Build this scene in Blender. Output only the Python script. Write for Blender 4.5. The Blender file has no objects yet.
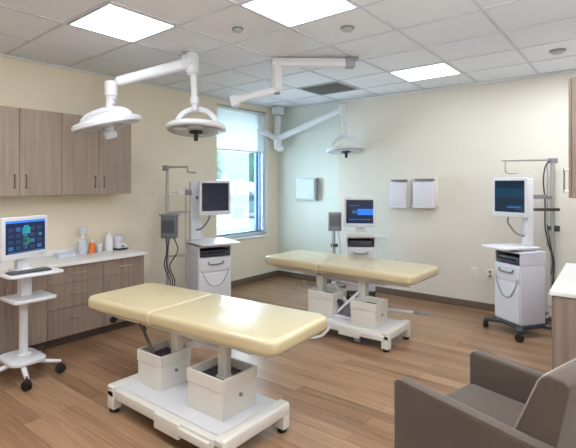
import bpy, bmesh, math, random
from mathutils import Matrix, Vector
random.seed(7)
S = bpy.context.scene
COL = S.collection
PI = math.pi
def R(d): return math.radians(d)

# ------------------------------------------------------------------ materials
def lin(c):
    return tuple(((v/255)/12.92 if v/255 <= .04045 else ((v/255+.055)/1.055)**2.4) for v in c) + (1,)
def mat(name, rgb, rough=.5, metal=0, emit=0, bump=0, bscale=200, var=0, vscale=8, spec=.5, coat=0):
    m = bpy.data.materials.new(name); m.use_nodes = True
    nt = m.node_tree; N = nt.nodes; L = nt.links
    b = N['Principled BSDF']
    b.inputs['Base Color'].default_value = lin(rgb)
    b.inputs['Roughness'].default_value = rough
    b.inputs['Metallic'].default_value = metal
    b.inputs['Specular IOR Level'].default_value = spec
    b.inputs['Coat Weight'].default_value = coat
    b.inputs['Coat Roughness'].default_value = .14
    if emit:
        b.inputs['Emission Color'].default_value = lin(rgb)
        b.inputs['Emission Strength'].default_value = emit
    tc = N.new('ShaderNodeTexCoord')
    n = N.new('ShaderNodeTexNoise'); n.inputs['Scale'].default_value = vscale; n.inputs['Detail'].default_value = 3
    L.new(tc.outputs['Object'], n.inputs['Vector'])
    if not emit:
        mx = N.new('ShaderNodeMix'); mx.data_type = 'RGBA'
        c = lin(rgb); k = var if var else .03
        mx.inputs['A'].default_value = tuple(v*(1-k) for v in c[:3])+(1,)
        mx.inputs['B'].default_value = tuple(min(1, v*(1+k)) for v in c[:3])+(1,)
        L.new(n.outputs['Fac'], mx.inputs['Factor']); L.new(mx.outputs['Result'], b.inputs['Base Color'])
    if bump:
        n2 = N.new('ShaderNodeTexNoise'); n2.inputs['Scale'].default_value = bscale; n2.inputs['Detail'].default_value = 2
        L.new(tc.outputs['Object'], n2.inputs['Vector'])
        bp = N.new('ShaderNodeBump'); bp.inputs['Strength'].default_value = bump; bp.inputs['Distance'].default_value = .002
        L.new(n2.outputs['Fac'], bp.inputs['Height']); L.new(bp.outputs['Normal'], b.inputs['Normal'])
    return m
def ramp(N, stops):
    r = N.new('ShaderNodeValToRGB')
    while len(r.color_ramp.elements) < len(stops): r.color_ramp.elements.new(.5)
    for e, (p, c) in zip(r.color_ramp.elements, stops): e.position = p; e.color = lin(c)
    return r
def floor_mat():
    m = bpy.data.materials.new('oak_planks'); m.use_nodes = True
    nt = m.node_tree; N = nt.nodes; L = nt.links; b = N['Principled BSDF']
    tc = N.new('ShaderNodeTexCoord')
    br = N.new('ShaderNodeTexBrick'); br.offset = .37; br.offset_frequency = 2
    br.inputs['Scale'].default_value = 1; br.inputs['Brick Width'].default_value = 1.9
    br.inputs['Row Height'].default_value = .125; br.inputs['Mortar Size'].default_value = .0014
    br.inputs['Mortar Smooth'].default_value = .3
    br.inputs['Color1'].default_value = (0, 0, 0, 1); br.inputs['Color2'].default_value = (1, 1, 1, 1)
    br.inputs['Mortar'].default_value = (0, 0, 0, 1)
    L.new(tc.outputs['Object'], br.inputs['Vector'])
    mp = N.new('ShaderNodeMapping'); mp.inputs['Scale'].default_value = (.9, 17, 1)
    L.new(tc.outputs['Object'], mp.inputs['Vector'])
    n = N.new('ShaderNodeTexNoise'); n.inputs['Scale'].default_value = 1.6; n.inputs['Detail'].default_value = 6; n.inputs['Roughness'].default_value = .6
    L.new(mp.outputs['Vector'], n.inputs['Vector'])
    add = N.new('ShaderNodeMix'); add.data_type = 'FLOAT'; add.inputs['Factor'].default_value = .26
    L.new(n.outputs['Fac'], add.inputs['A']); L.new(br.outputs['Color'], add.inputs['B'])
    r = ramp(N, [(.2, (96, 70, 51)), (.42, (136, 104, 78)), (.58, (154, 122, 95)), (.8, (174, 143, 116))])
    L.new(add.outputs['Result'], r.inputs['Fac'])
    mx = N.new('ShaderNodeMix'); mx.data_type = 'RGBA'
    mx.inputs['B'].default_value = lin((84, 58, 40))
    L.new(br.outputs['Fac'], mx.inputs['Factor']); L.new(r.outputs['Color'], mx.inputs['A'])
    L.new(mx.outputs['Result'], b.inputs['Base Color'])
    b.inputs['Roughness'].default_value = .30
    b.inputs['Specular IOR Level'].default_value = .42
    bp = N.new('ShaderNodeBump'); bp.inputs['Strength'].default_value = .12; bp.inputs['Distance'].default_value = .002
    L.new(n.outputs['Fac'], bp.inputs['Height']); L.new(bp.outputs['Normal'], b.inputs['Normal'])
    return m
def laminate(name, a, bcol, rough=.5):
    m = bpy.data.materials.new(name); m.use_nodes = True
    nt = m.node_tree; N = nt.nodes; L = nt.links; b = N['Principled BSDF']
    tc = N.new('ShaderNodeTexCoord'); mp = N.new('ShaderNodeMapping'); mp.inputs['Scale'].default_value = (24, 24, 1.0)
    L.new(tc.outputs['Object'], mp.inputs['Vector'])
    n = N.new('ShaderNodeTexNoise'); n.inputs['Scale'].default_value = 1.5; n.inputs['Detail'].default_value = 5
    L.new(mp.outputs['Vector'], n.inputs['Vector'])
    r = ramp(N, [(.3, a), (.7, bcol)])
    L.new(n.outputs['Fac'], r.inputs['Fac']); L.new(r.outputs['Color'], b.inputs['Base Color'])
    b.inputs['Roughness'].default_value = rough
    return m
def fabric_mat():
    m = mat('taupe_weave', (80, 68, 60), .9, var=.16, vscale=90, bump=.5, bscale=420, spec=.2)
    m.node_tree.nodes['Principled BSDF'].inputs['Sheen Weight'].default_value = .25
    return m
def glass_mat(name, tint, opac):
    m = bpy.data.materials.new(name); m.use_nodes = True
    nt = m.node_tree; N = nt.nodes; L = nt.links
    for x in list(N): N.remove(x)
    o = N.new('ShaderNodeOutputMaterial'); t = N.new('ShaderNodeBsdfTransparent'); g = N.new('ShaderNodeBsdfGlossy')
    t.inputs['Color'].default_value = tint; g.inputs['Roughness'].default_value = .02
    f = N.new('ShaderNodeFresnel'); f.inputs['IOR'].default_value = 1.45
    ma = N.new('ShaderNodeMath'); ma.operation = 'MULTIPLY'; ma.inputs[1].default_value = opac
    L.new(f.outputs[0], ma.inputs[0])
    mx = N.new('ShaderNodeMixShader'); L.new(ma.outputs[0], mx.inputs[0]); L.new(t.outputs[0], mx.inputs[1]); L.new(g.outputs[0], mx.inputs[2])
    L.new(mx.outputs[0], o.inputs['Surface'])
    return m
def blind_mat():
    m = bpy.data.materials.new('blind_fabric'); m.use_nodes = True
    nt = m.node_tree; N = nt.nodes; L = nt.links
    for x in list(N): N.remove(x)
    o = N.new('ShaderNodeOutputMaterial'); d = N.new('ShaderNodeBsdfDiffuse'); t = N.new('ShaderNodeBsdfTranslucent')
    tc = N.new('ShaderNodeTexCoord'); n = N.new('ShaderNodeTexNoise'); n.inputs['Scale'].default_value = 60
    L.new(tc.outputs['Object'], n.inputs['Vector'])
    r = ramp(N, [(.3, (226, 232, 232)), (.7, (234, 238, 238))]); L.new(n.outputs['Fac'], r.inputs['Fac'])
    L.new(r.outputs['Color'], d.inputs['Color']); L.new(r.outputs['Color'], t.inputs['Color'])
    mx = N.new('ShaderNodeMixShader'); mx.inputs[0].default_value = .45
    L.new(d.outputs[0], mx.inputs[1]); L.new(t.outputs[0], mx.inputs[2]); L.new(mx.outputs[0], o.inputs['Surface'])
    return m

M = dict(
    floor=floor_mat(),
    wall=mat('cream_paint', (229, 220, 200), .85, bump=.15, bscale=120, var=.02, vscale=2),
    wallb=mat('pale_cream_paint', (217, 213, 204), .85, bump=.15, bscale=120, var=.02, vscale=2),
    window_tint=mat('window_tinted_paint', (212, 220, 214), .85, bump=.15, bscale=120, var=.02, vscale=2),  # blue-green tint of the window light put into the wall colour
    tile=mat('ceiling_tile', (226, 229, 235), .95, bump=.8, bscale=260, var=.05, vscale=120),
    grid=mat('shadow_grey_grid_metal', (200, 204, 210), .6),  # grey tone stands in for the shadow along the metal runners
    base=mat('baseboard_vinyl', (104, 90, 78), .6),
    upper=laminate('taupe_laminate', (140, 124, 113), (160, 144, 132), .48),
    lower=laminate('dark_taupe_laminate', (124, 107, 96), (144, 127, 115), .45),
    toe=mat('toe_kick', (66, 54, 46), .6),
    gap=mat('cabinet_gap', (62, 50, 44), .8),
    counter=mat('white_counter', (232, 231, 230), .3, var=.02, vscale=40),
    white=mat('white_enamel', (216, 217, 223), .35),
    lampwhite=mat('lamp_white', (219, 221, 227), .3),
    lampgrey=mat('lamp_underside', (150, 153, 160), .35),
    lens=mat('lamp_lens', (206, 212, 220), .12),
    offwhite=mat('offwhite_enamel', (218, 216, 210), .42),
    lilac=mat('cool_white_plastic', (214, 214, 226), .4),
    greyp=mat('grey_plastic', (128, 128, 134), .45),
    pump=mat('pump_grey', (96, 100, 108), .45),
    dark=mat('dark_grey_plastic', (58, 60, 68), .45),
    slate=mat('slate_grey_enamel', (66, 68, 76), .4),
    black=mat('black_rubber', (28, 27, 28), .55),
    steel=mat('brushed_steel', (176, 172, 168), .32, metal=.9),
    darksteel=mat('dark_steel', (96, 88, 82), .35, metal=.9),
    polemetal=mat('pole_metal', (172, 169, 166), .4, metal=.4),
    vinyl=mat('cream_vinyl', (200, 186, 150), .34, bump=.05, bscale=90, var=.02, spec=.6, coat=.55),
    vinyls=mat('cream_vinyl_shade', (208, 190, 150), .4),
    fabric=fabric_mat(),
    piping=mat('pale_piping', (146, 134, 124), .8),
    screenoff=mat('screen_dark', (34, 40, 58), .12, coat=.3),
    navy=mat('screen_navy', (14, 32, 68), .2, emit=.5),
    teal=mat('screen_teal', (12, 52, 78), .2, emit=.5),
    uiblue=mat('screen_blue', (42, 112, 212), .2, emit=.75),
    uicyan=mat('screen_cyan', (34, 140, 158), .2, emit=.7),
    uigreen=mat('screen_green', (34, 130, 84), .2, emit=.65),
    uiline=mat('screen_line', (52, 92, 142), .2, emit=.5),
    uidim=mat('screen_dim', (40, 56, 88), .2, emit=.4),
    panel=mat('light_diffuser', (247, 251, 255), .4, emit=6.5),
    vent=mat('vent_grey', (168, 171, 173), .5),
    ventdark=mat('vent_dark', (120, 123, 126), .7),
    frame=mat('window_white', (226, 232, 236), .4),
    bluegrey=mat('window_bluegrey', (92, 122, 158), .4),
    glass=glass_mat('window_glass', (.93, .98, 1, 1), .6),
    blind=blind_mat(),
    plate=mat('outlet_plate', (226, 222, 212), .4),
    boxpaint=mat('wall_box_paint', (196, 208, 211), .6),
    tealdark=mat('screen_teal_dark', (16, 38, 58), .2, emit=.45),
    orange=mat('amber_plastic', (222, 120, 52), .3),
    bottle=mat('white_bottle', (232, 232, 236), .3),
    clearp=mat('clear_plastic', (206, 214, 226), .15),
    cable=mat('cable_grey', (176, 177, 184), .5),
    leaf=mat('tree_leaf', (92, 134, 112), .8, var=.35, vscale=1.2),
    trunk=mat('tree_bark', (110, 95, 84), .9),
    hedge=mat('hedge_leaf', (62, 92, 92), .8, var=.3, vscale=2),
    paving=mat('pale_paving', (186, 194, 200), .8, var=.06),
    carpaint=mat('car_blue', (110, 140, 176), .3),
    carglass=mat('car_glass', (60, 78, 98), .15),
    outwall=mat('house_render', (202, 214, 220), .8),
    outroof=mat('house_roof', (140, 156, 166), .8),
)

# ------------------------------------------------------------------ mesh builder
def rrect(w, d, r, n=5):
    r = max(1e-4, min(r, w/2-1e-4, d/2-1e-4)); pts = []
    for cx, cy, a0 in ((w/2-r, d/2-r, 0), (-w/2+r, d/2-r, 90), (-w/2+r, -d/2+r, 180), (w/2-r, -d/2+r, 270)):
        for k in range(n+1):
            a = R(a0+90*k/n); pts.append((cx+r*math.cos(a), cy+r*math.sin(a)))
    return pts
class B:
    def __init__(s): s.bm = bmesh.new(); s.mi = 0
    def _m(s, verts, mtx):
        if mtx is not None:
            for v in verts: v.co = mtx @ v.co
    def rings(s, rings, mtx=None, cap0=True, cap1=True, closed=True):
        vs = [[s.bm.verts.new(p) for p in r] for r in rings]; n = len(rings[0])
        for a, b in zip(vs, vs[1:]):
            for i in range(n if closed else n-1):
                j = (i+1) % n
                f = s.bm.faces.new((a[i], a[j], b[j], b[i])); f.material_index = s.mi
        if cap0: s.bm.faces.new(list(reversed(vs[0]))).material_index = s.mi
        if cap1: s.bm.faces.new(vs[-1]).material_index = s.mi
        s._m([v for r in vs for v in r], mtx); return s
    def slab(s, w, d, h, rc=.01, re=.004, c=(0, 0, 0), rot=None, n=4, nc=5):
        """rounded box w x d x h centred at c, plan corners rc, edges re"""
        re = min(re, h/2-1e-4, rc if rc > 1e-4 else re); prof = []
        for k in range(n+1):
            a = PI/2*k/n; prof.append((re*(1-math.sin(a)), -h/2+re*(1-math.cos(a))))
        for k in range(n+1):
            a = PI/2*k/n; prof.append((re*(1-math.cos(a)), h/2-re*(1-math.sin(a))))
        rr = [[(x, y, z) for x, y in rrect(w-2*i, d-2*i, rc-i, nc)] for i, z in prof]
        m = Matrix.Translation(c)
        if rot is not None: m = m @ rot
        return s.rings(rr, m)
    def box(s, x0, x1, y0, y1, z0, z1, bev=.003):
        return s.slab(x1-x0, y1-y0, z1-z0, bev, bev, ((x0+x1)/2, (y0+y1)/2, (z0+z1)/2), n=1, nc=1)
    def cyl(s, p0, p1, r0, r1=None, n=16, bev=0):
        p0, p1 = Vector(p0), Vector(p1); r1 = r0 if r1 is None else r1
        q = (p1-p0).to_track_quat('Z', 'Y').to_matrix().to_4x4(); L = (p1-p0).length
        m = Matrix.Translation(p0) @ q
        pr = [(r0, 0), (r1, L)]
        if bev: pr = [(r0-bev, 0), (r0, bev), (r1, L-bev), (r1-bev, L)]
        return s.rings([[(r*math.cos(2*PI*i/n), r*math.sin(2*PI*i/n), z) for i in range(n)] for r, z in pr], m)
    def lathe(s, prof, c=(0, 0, 0), n=40, mtx=None):
        m = Matrix.Translation(c) @ (mtx if mtx is not None else Matrix())
        rr = [[(max(r, 1e-4)*math.cos(2*PI*i/n), max(r, 1e-4)*math.sin(2*PI*i/n), z) for i in range(n)] for r, z in prof]
        return s.rings(rr, m)
    def tube(s, pts, r, n=10, sub=0, flat=1):
        P = [Vector(p) for p in pts]
        if sub:
            Q = []
            for i in range(len(P)-1):
                a, b, c, d = P[max(i-1, 0)], P[i], P[i+1], P[min(i+2, len(P)-1)]
                for k in range(sub):
                    t = k/sub
                    Q.append(.5*((2*b)+(c-a)*t+(2*a-5*b+4*c-d)*t*t+(3*b-a-3*c+d)*t**3))
            P = Q+[P[-1]]
        t0 = (P[1]-P[0]).normalized(); up = Vector((0, 0, 1)) if abs(t0.z) < .9 else Vector((1, 0, 0))
        x = t0.cross(up).normalized(); rr = []
        for i, p in enumerate(P):
            t = (P[min(i+1, len(P)-1)]-P[max(i-1, 0)]).normalized()
            x = (x-t*x.dot(t)).normalized(); y = t.cross(x)
            rr.append([tuple(p+x*(r*math.cos(2*PI*k/n))+y*(r*flat*math.sin(2*PI*k/n))) for k in range(n)])
        return s.rings(rr)
    def beam(s, p0, p1, w, h, bev=.004, w1=None, h1=None):
        """rectangular bar between two points, w horizontal, h upright"""
        p0, p1 = Vector(p0), Vector(p1); t = (p1-p0).normalized()
        up = Vector((0, 0, 1)) if abs(t.z) < .95 else Vector((0, 1, 0))
        x = t.cross(up).normalized(); y = x.cross(t)
        rr = []
        L = (p1-p0).length
        for q, k in ((0, -bev), (bev, 0), (L-bev, 0), (L, -bev)):
            f = q/L; ww = w+(((w1 or w)-w)*f); hh = h+(((h1 or h)-h)*f)
            rr.append([tuple(p0+t*q+x*a+y*b) for a, b in rrect(ww+2*k, hh+2*k, max(bev*1.5+k, .001), 3)])
        return s.rings(rr)
    def prism(s, poly, axis, a0, a1, mtx=None):
        def P(u, v, w): return (w, u, v) if axis == 'x' else (u, w, v) if axis == 'y' else (u, v, w)
        return s.rings([[P(u, v, a0) for u, v in poly], [P(u, v, a1) for u, v in poly]], mtx)
    def quad(s, pts, mi=None):
        f = s.bm.faces.new([s.bm.verts.new(p) for p in pts]); f.material_index = s.mi if mi is None else mi; return s
def obj(name, b, m, parent=None, label=None, smooth=True, ang=35):
    me = bpy.data.meshes.new(name)
    bmesh.ops.recalc_face_normals(b.bm, faces=b.bm.faces[:])
    b.bm.to_mesh(me); b.bm.free()
    for x in (m if isinstance(m, (list, tuple)) else [m]): me.materials.append(M[x] if isinstance(x, str) else x)
    if smooth:
        me.shade_smooth(); me.set_sharp_from_angle(angle=R(ang))
    o = bpy.data.objects.new(name, me); COL.objects.link(o)
    if parent is not None: o.parent = parent
    if label: o['label'] = label
    return o
def tag(o, label, cat, group=None):
    o['label'] = label; o['category'] = cat
    if group: o['group'] = group
    return o
def thing(name, label, cat, loc=(0, 0, 0), rz=0, group=None):
    o = bpy.data.objects.new(name, None); COL.objects.link(o); o.empty_display_size = .1
    o.location = loc; o.rotation_euler = (0, 0, rz)
    return tag(o, label, cat, group)
def struct(name, b, m, parent=None, smooth=False):
    o = obj(name, b, m, parent, smooth=smooth); o['kind'] = 'structure'
    return o

# ------------------------------------------------------------------ room shell
XR, YB, YN, H = 6.6, 6.535, -2.2, 3.087
JX, JY = 1.35, YB-.05            # the cream back wall stands 5 cm proud of the pale alcove
WY0, WY1, WZ0, WZ1 = 5.0, 6.23, .80, 2.99
b = B(); b.box(-.2, XR+.2, YN-.2, YB+.2, -.12, 0, .001); struct('floor', b, 'floor')
b = B()
b.box(-.2, 0, YN-.2, WY0, 0, H, .001); b.box(-.2, 0, WY1, YB+.2, 0, H, .001)
b.box(-.2, 0, WY0, WY1, 0, WZ0, .001); b.box(-.2, 0, WY0, WY1, WZ1, H, .001)
struct('wall_left', b, 'wall')
b = B(); b.box(0, JX, YB, YB+.2, 0, H, .001); struct('wall_back', b, 'window_tint')
b = B(); b.box(JX, XR+.2, JY, YB+.2, 0, H, .001); struct('wall_back_right', b, 'wallb')
b = B(); b.box(XR, XR+.2, YN-.2, JY, 0, H, .001); b.box(5.5, XR, 3.5, JY, 0, H, .001); struct('wall_right', b, 'wallb')
b = B(); b.box(0, XR, YN-.2, YN, 0, H, .001); struct('wall_near', b, 'wall')
b = B(); b.box(0, .014, 3.3, YB, 0, .1, .003); struct('baseboard_left', b, 'base')
b = B(); b.box(.014, JX, YB-.014, YB, 0, .1, .003); b.box(JX-.014, JX, JY-.014, YB-.014, 0, .1, .003); b.box(JX-.014, 5.5, JY-.014, JY, 0, .1, .003); struct('baseboard_back', b, 'base')

# ceiling: grid of tiles, turned a little against the walls
GU, GV = R(-2.4), R(1.0)       # the runners are not quite square to the walls or to each other
GP = Vector((2.3, 2.4, 0)); PX, PY, GX, GY = .735, .668, 1.45, 1.852
ux, uy = Vector((math.cos(GU), math.sin(GU), 0)), Vector((-math.sin(GV), math.cos(GV), 0))
LM = Matrix(((ux.x, uy.x, 0, 0), (ux.y, uy.y, 0, 0), (0, 0, 1, 0), (0, 0, 0, 1)))
GM = Matrix.Translation(GP) @ LM @ Matrix.Translation(-GP)
b = B(); b.box(-.2, XR+.2, YN-.2, YB+.2, H+.006, H+.12, .001); ceil = struct('ceiling', b, 'tile')
b = B()
def clipline(p, d, x0, x1, y0, y1):
    t0, t1 = -99, 99
    for o_, dd, lo, hi in ((p.x, d.x, x0, x1), (p.y, d.y, y0, y1)):
        if abs(dd) < 1e-6: continue
        a, c = sorted(((lo-o_)/dd, (hi-o_)/dd)); t0, t1 = max(t0, a), min(t1, c)
    return (t0, t1) if t1 > t0+.02 else None
for k in range(-4, 9):
    p = GM @ Vector((GX+PX*k, 2.4, 0)); c = clipline(p, uy, 0, XR, YN, YB)
    if c and .02 < p.x < XR: b.beam(p+uy*c[0]+Vector((0, 0, H+.003)), p+uy*c[1]+Vector((0, 0, H+.003)), .026, .010, .001)
for k in range(-7, 9):
    p = GM @ Vector((2.3, GY+PY*k, 0)); c = clipline(p, ux, 0, XR, YN, YB)
    if c: b.beam(p+ux*c[0]+Vector((0, 0, H+.0035)), p+ux*c[1]+Vector((0, 0, H+.0035)), .024, .008, .001)
struct('ceiling_grid', b, 'grid', ceil)
b = B(); b.box(.0, .03, YN, YB, H-.02, H, .002); b.box(.03, JX, YB-.025, YB, H-.02, H, .002); b.box(JX, 5.5, JY-.025, JY, H-.02, H, .002)
struct('trim_1', b, 'tile')

# window
wn = B()
fx0, fx1 = -.13, -.07
for (y0, y1, z0, z1) in ((WY0, WY0+.05, WZ0, WZ1), (WY1-.05, WY1, WZ0, WZ1), (WY0, WY1, WZ0, WZ0+.05), (WY0, WY1, WZ1-.05, WZ1)):
    wn.box(fx0, fx1, y0, y1, z0, z1, .003)
win = struct('window_1', wn, 'frame')
b = B(); b.box(-.125, -.075, 6.02, 6.055, WZ0+.05, WZ1-.05, .003); b.box(-.12, -.08, 6.055, 6.08, WZ0+.05, WZ1-.05, .002); struct('window_mullion', b, 'bluegrey', win)
b = B(); b.box(-.12, -.08, 6.115, 6.15, WZ0+.05, WZ1-.05, .002); b.box(-.125, -.075, WY0+.05, WY1-.05, WZ0+.05, WZ0+.075, .002); struct('window_seal', b, 'bluegrey', win)
b = B(); b.box(-.104, -.098, WY0+.05, WY1-.05, WZ0+.05, WZ1-.05, .001); struct('window_glass', b, 'glass', win)
b = B(); b.box(-.07, .03, WY0-.02, WY1+.03, WZ0-.035, WZ0, .004); struct('window_sill', b, 'frame', win)
b = B(); b.box(-.068, .0, WY1-.012, WY1, WZ0, WZ1, .002); struct('window_jamb', b, 'frame', win)
t = thing('roller_blind', 'pale fabric roller blind pulled a third down over the window', 'blind', (-.045, (WY0+WY1)/2, 2.9))
b = B(); b.cyl((0, -.60, .05), (0, .60, .05), .022); obj('roller', b, 'frame', t)
b = B(); b.box(.0, .0025, -.60, .60, -.62, .06, .001); obj('fabric', b, 'blind', t)
b = B(); b.box(-.008, .01, -.602, .602, -.645, -.62, .003); obj('hem_bar', b, 'frame', t)

# ------------------------------------------------------------------ ceiling fixtures
def cell(i, j): return GM @ Vector((GX+PX*(i+.5), GY+PY*(j+.5), 0))
def troffer(i, j, label):
    c = cell(i, j); t = thing('ceiling_light', label, 'ceiling light', (c.x, c.y, H), 0, 'square light panels set in the ceiling')
    w, d = PX-.03, PY-.03; b = B()
    for a in ((-w/2, w/2, -d/2, -d/2+.014), (-w/2, w/2, d/2-.014, d/2), (-w/2, -w/2+.014, -d/2+.014, d/2-.014), (w/2-.014, w/2, -d/2+.014, d/2-.014)):
        b.box(a[0], a[1], a[2], a[3], -.006, .005, .001)
    b._m(b.bm.verts, LM); obj('frame', b, 'grid', t)
    b = B(); b.box(-w/2+.014, w/2-.014, -d/2+.014, d/2-.014, -.003, .004, .001); b._m(b.bm.verts, LM); obj('diffuser', b, 'panel', t)
troffer(0, 0, 'bright ceiling light panel nearest the left wall, above the wall cupboards')
troffer(2, 1, 'bright ceiling light panel cut by the top of the picture')
troffer(2, 5, 'bright ceiling light panel farthest back, near the cream back wall')
c = cell(0, 5); t = thing('air_vent', 'grey square louvred air vent in the ceiling tiles', 'vent', (c.x, c.y, H))
w, d = PX-.03, PY-.03
b = B(); b.box(-w/2, w/2, -d/2, d/2, 0, .005, .001); b._m(b.bm.verts, LM); obj('backing', b, 'ventdark', t)
b = B()
for a in ((-w/2, w/2, -d/2, -d/2+.03), (-w/2, w/2, d/2-.03, d/2), (-w/2, -w/2+.03, -d/2+.03, d/2-.03), (w/2-.03, w/2, -d/2+.03, d/2-.03)):
    b.box(a[0], a[1], a[2], a[3], -.008, .0, .001)
b._m(b.bm.verts, LM); obj('frame', b, 'vent', t)
b = B()
for k in range(13):
    y = -d/2+.055+k*(d-.11)/12
    b.slab(w-.06, .03, .004, .001, .001, (0, y, -.004), Matrix.Rotation(R(28), 4, 'X'), 1, 1)
b._m(b.bm.verts, LM); obj('louvre', b, 'vent', t)
for (x, y, lab, k) in ((3.31, 3.48, 'small round white smoke detector between two light panels', 1), (4.66, 5.43, 'round smoke detector at the right end of the ceiling', 1.25), (2.53, 2.9, 'small round ceiling fitting behind the left light panel', .8)):
    t = thing('smoke_detector', lab, 'smoke detector', (x, y, H+.006), 0, 'round ceiling detectors')
    b = B(); b.lathe([(.062*k, 0), (.062*k, -.012)], n=28); obj('base_ring', b, 'greyp', t)
    b = B(); b.lathe([(.052*k, -.012), (.05*k, -.022), (.036*k, -.034), (.0, -.036)], n=28); obj('cap', b, 'vent', t)

# ------------------------------------------------------------------ cabinets, left wall
def pull(b, p, axis, L=.13, out=(1, 0, 0), r=.006, st=.03):
    """bar handle: two posts and a bar"""
    p = Vector(p); o = Vector(out); a = Vector(axis)
    b.cyl(p-a*L/2+o*st-a*.012, p+a*L/2+o*st+a*.012, r, n=10)
    for s in (-1, 1): b.cyl(p+a*s*L/2, p+a*s*L/2+o*st, r*.85, n=8)
def left_cab(name, label, y0, y1, z0, z1, D, mt, fronts, group, toe=0):
    t = thing(name, label, 'cabinet', (0.004, (y0+y1)/2, z0), 0, group)
    w = y1-y0; h = z1-z0
    b = B(); b.box(0, D-.022, -w/2+.001, w/2-.001, toe, h, .002); obj('carcass', b, mt, t)
    if toe:
        b = B(); b.box(0, D-.08, -w/2+.001, w/2-.001, 0, toe-.001, .002); obj('toe_kick', b, 'toe', t)
    b = B(); b.box(D-.0225, D-.0205, -w/2+.003, w/2-.003, toe+.003, h-.003, .0005); obj('front_gap', b, 'gap', t)
    for kind, a0, a1, c0, c1, hy, hz in fronts:      # positions relative to y0 and z0
        b = B(); b.box(D-.02, D, a0-w/2+.002, a1-w/2-.002, c0+.002, c1-.002, .002)
        f = obj(kind, b, mt, t)
        if hy is not None:
            b = B(); pull(b, (D, hy-w/2, hz), (0, 1, 0) if kind == 'drawer' else (0, 0, 1), .15 if kind == 'drawer' else .12)
            obj('handle', b, 'darksteel' if z0 > 1 else 'steel', f)
    return t
UZ0, UZ1 = 1.585, 2.49
UC = 'wall cupboards above the counter'
for y0, y1, lab in ((1.527, 2.385, 'taupe double-door wall cupboard at the left edge, over the computer cart'), (2.385, 3.24, 'taupe double-door wall cupboard behind the tilted surgical lamp')):
    m = (y1-y0)/2; h = UZ1-UZ0
    left_cab('wall_cupboard', lab, y0, y1, UZ0, UZ1, .35, 'upper',
             [('door', 0, m, 0, h, m-.055, .15), ('door', m, 2*m, 0, h, m+.055, .15)], UC)
BZ1 = .846
BC = 'base cabinets under the white counter'
left_cab('base_cabinet', 'taupe base cabinet behind the computer cart', 1.25, 2.136, 0, BZ1, .57, 'lower',
         [('door', 0, .443, .1, BZ1, .39, .66), ('door', .443, .886, .1, BZ1, .50, .66)], BC, .1)
w = 2.747-2.136
left_cab('base_cabinet', 'taupe base cabinet with three drawers, in the middle of the counter', 2.136, 2.747, 0, BZ1, .57, 'lower',
         [('drawer', 0, w, .66, BZ1, w/2, .76), ('drawer', 0, w, .40, .66, w/2, .55), ('drawer', 0, w, .1, .40, w/2, .30)], BC, .1)
w = 3.275-2.747
left_cab('base_cabinet', 'taupe base cabinet with one drawer over a door, at the far end of the counter', 2.747, 3.275, 0, BZ1, .57, 'lower',
         [('drawer', 0, w, .66, BZ1, w/2, .755), ('door', 0, w, .1, .66, .05, .55)], BC, .1)
b = B(); b.slab(.612, 2.05, .036, .006, .005, (.308, 1.25+1.025, BZ1+.0185)); tag(obj('countertop', b, 'counter'), 'long white countertop on the taupe base cabinets along the left wall', 'countertop')
b = B(); b.slab(.018, 2.04, .07, .004, .004, (.011, 1.25+1.025, BZ1+.0722)); tag(obj('backsplash', b, 'counter'), 'low white upstand along the back of the left counter', 'backsplash')

CZ = BZ1+.0372
# things on the counter
def bottle(x, y, label, parts, cat='bottle', name='bottle'):
    t = thing(name, label, cat, (x, y, CZ))
    for n, prof, m in parts:
        b = B(); b.lathe(prof, n=24); obj(n, b, m, t)
    return t
t = bottle(.14, 2.73, 'tall clear pump bottle on the counter, left of the amber bottle',
       [('body', [(.045, 0), (.05, .008), (.05, .13), (.044, .15), (.02, .165), (.02, .185)], 'clearp'), ('collar', [(.023, .185), (.023, .21)], 'bottle'), ('pump_stem', [(.008, .21), (.008, .245)], 'bottle')])
b = B(); b.lathe([(.036, .245), (.042, .255), (.042, .31), (.036, .32)], n=24); obj('dispenser_head', b, 'clearp', t)
b = B(); b.slab(.06, .05, .004, .004, .0015, (.02, 0, .06)); obj('label_patch', b, 'bottle', t)
bottle(.17, 2.83, 'small amber orange bottle on the counter', [('body', [(.034, 0), (.037, .006), (.037, .10), (.03, .118), (.014, .13)], 'orange'), ('cap', [(.018, .128), (.018, .165), (.015, .17)], 'plate')])
bottle(.13, 2.94, 'small pale jar on the counter, right of the amber bottle', [('body', [(.036, 0), (.04, .006), (.04, .075)], 'clearp'), ('lid', [(.042, .075), (.042, .095), (.038, .1)], 'plate')], 'jar', 'jar')
bottle(.15, 3.06, 'tall white bottle with narrow shoulders on the counter', [('body', [(.043, 0), (.047, .008), (.047, .15), (.036, .185), (.02, .2)], 'bottle'), ('cap', [(.022, .2), (.022, .235), (.018, .242)], 'plate')])
t = thing('analyser', 'small white benchtop device with a rounded top at the far end of the counter', 'medical device', (.17, 3.19, CZ))
b = B(); b.slab(.16, .15, .02, .02, .006, (0, 0, .012)); obj('foot_plate', b, 'dark', t)
b = B(); b.slab(.15, .14, .05, .03, .015, (0, 0, .048)); obj('body', b, 'white', t)
b = B(); b.lathe([(.046, .072), (.05, .08), (.05, .12), (.058, .126), (.058, .16), (.04, .178), (0, .18)], (-.01, -.01, 0)); obj('turret', b, 'lilac', t)
b = B(); b.slab(.004, .05, .022, .004, .001, (.074, 0, .05)); obj('display', b, 'greyp', t)
t = thing('instrument_tray', 'low clear tray on the counter beside the computer monitor', 'tray', (.24, 2.47, CZ))
b = B(); b.slab(.12, .2, .012, .02, .004, (0, 0, .006)); obj('dish', b, 'clearp', t)
b = B()
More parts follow.
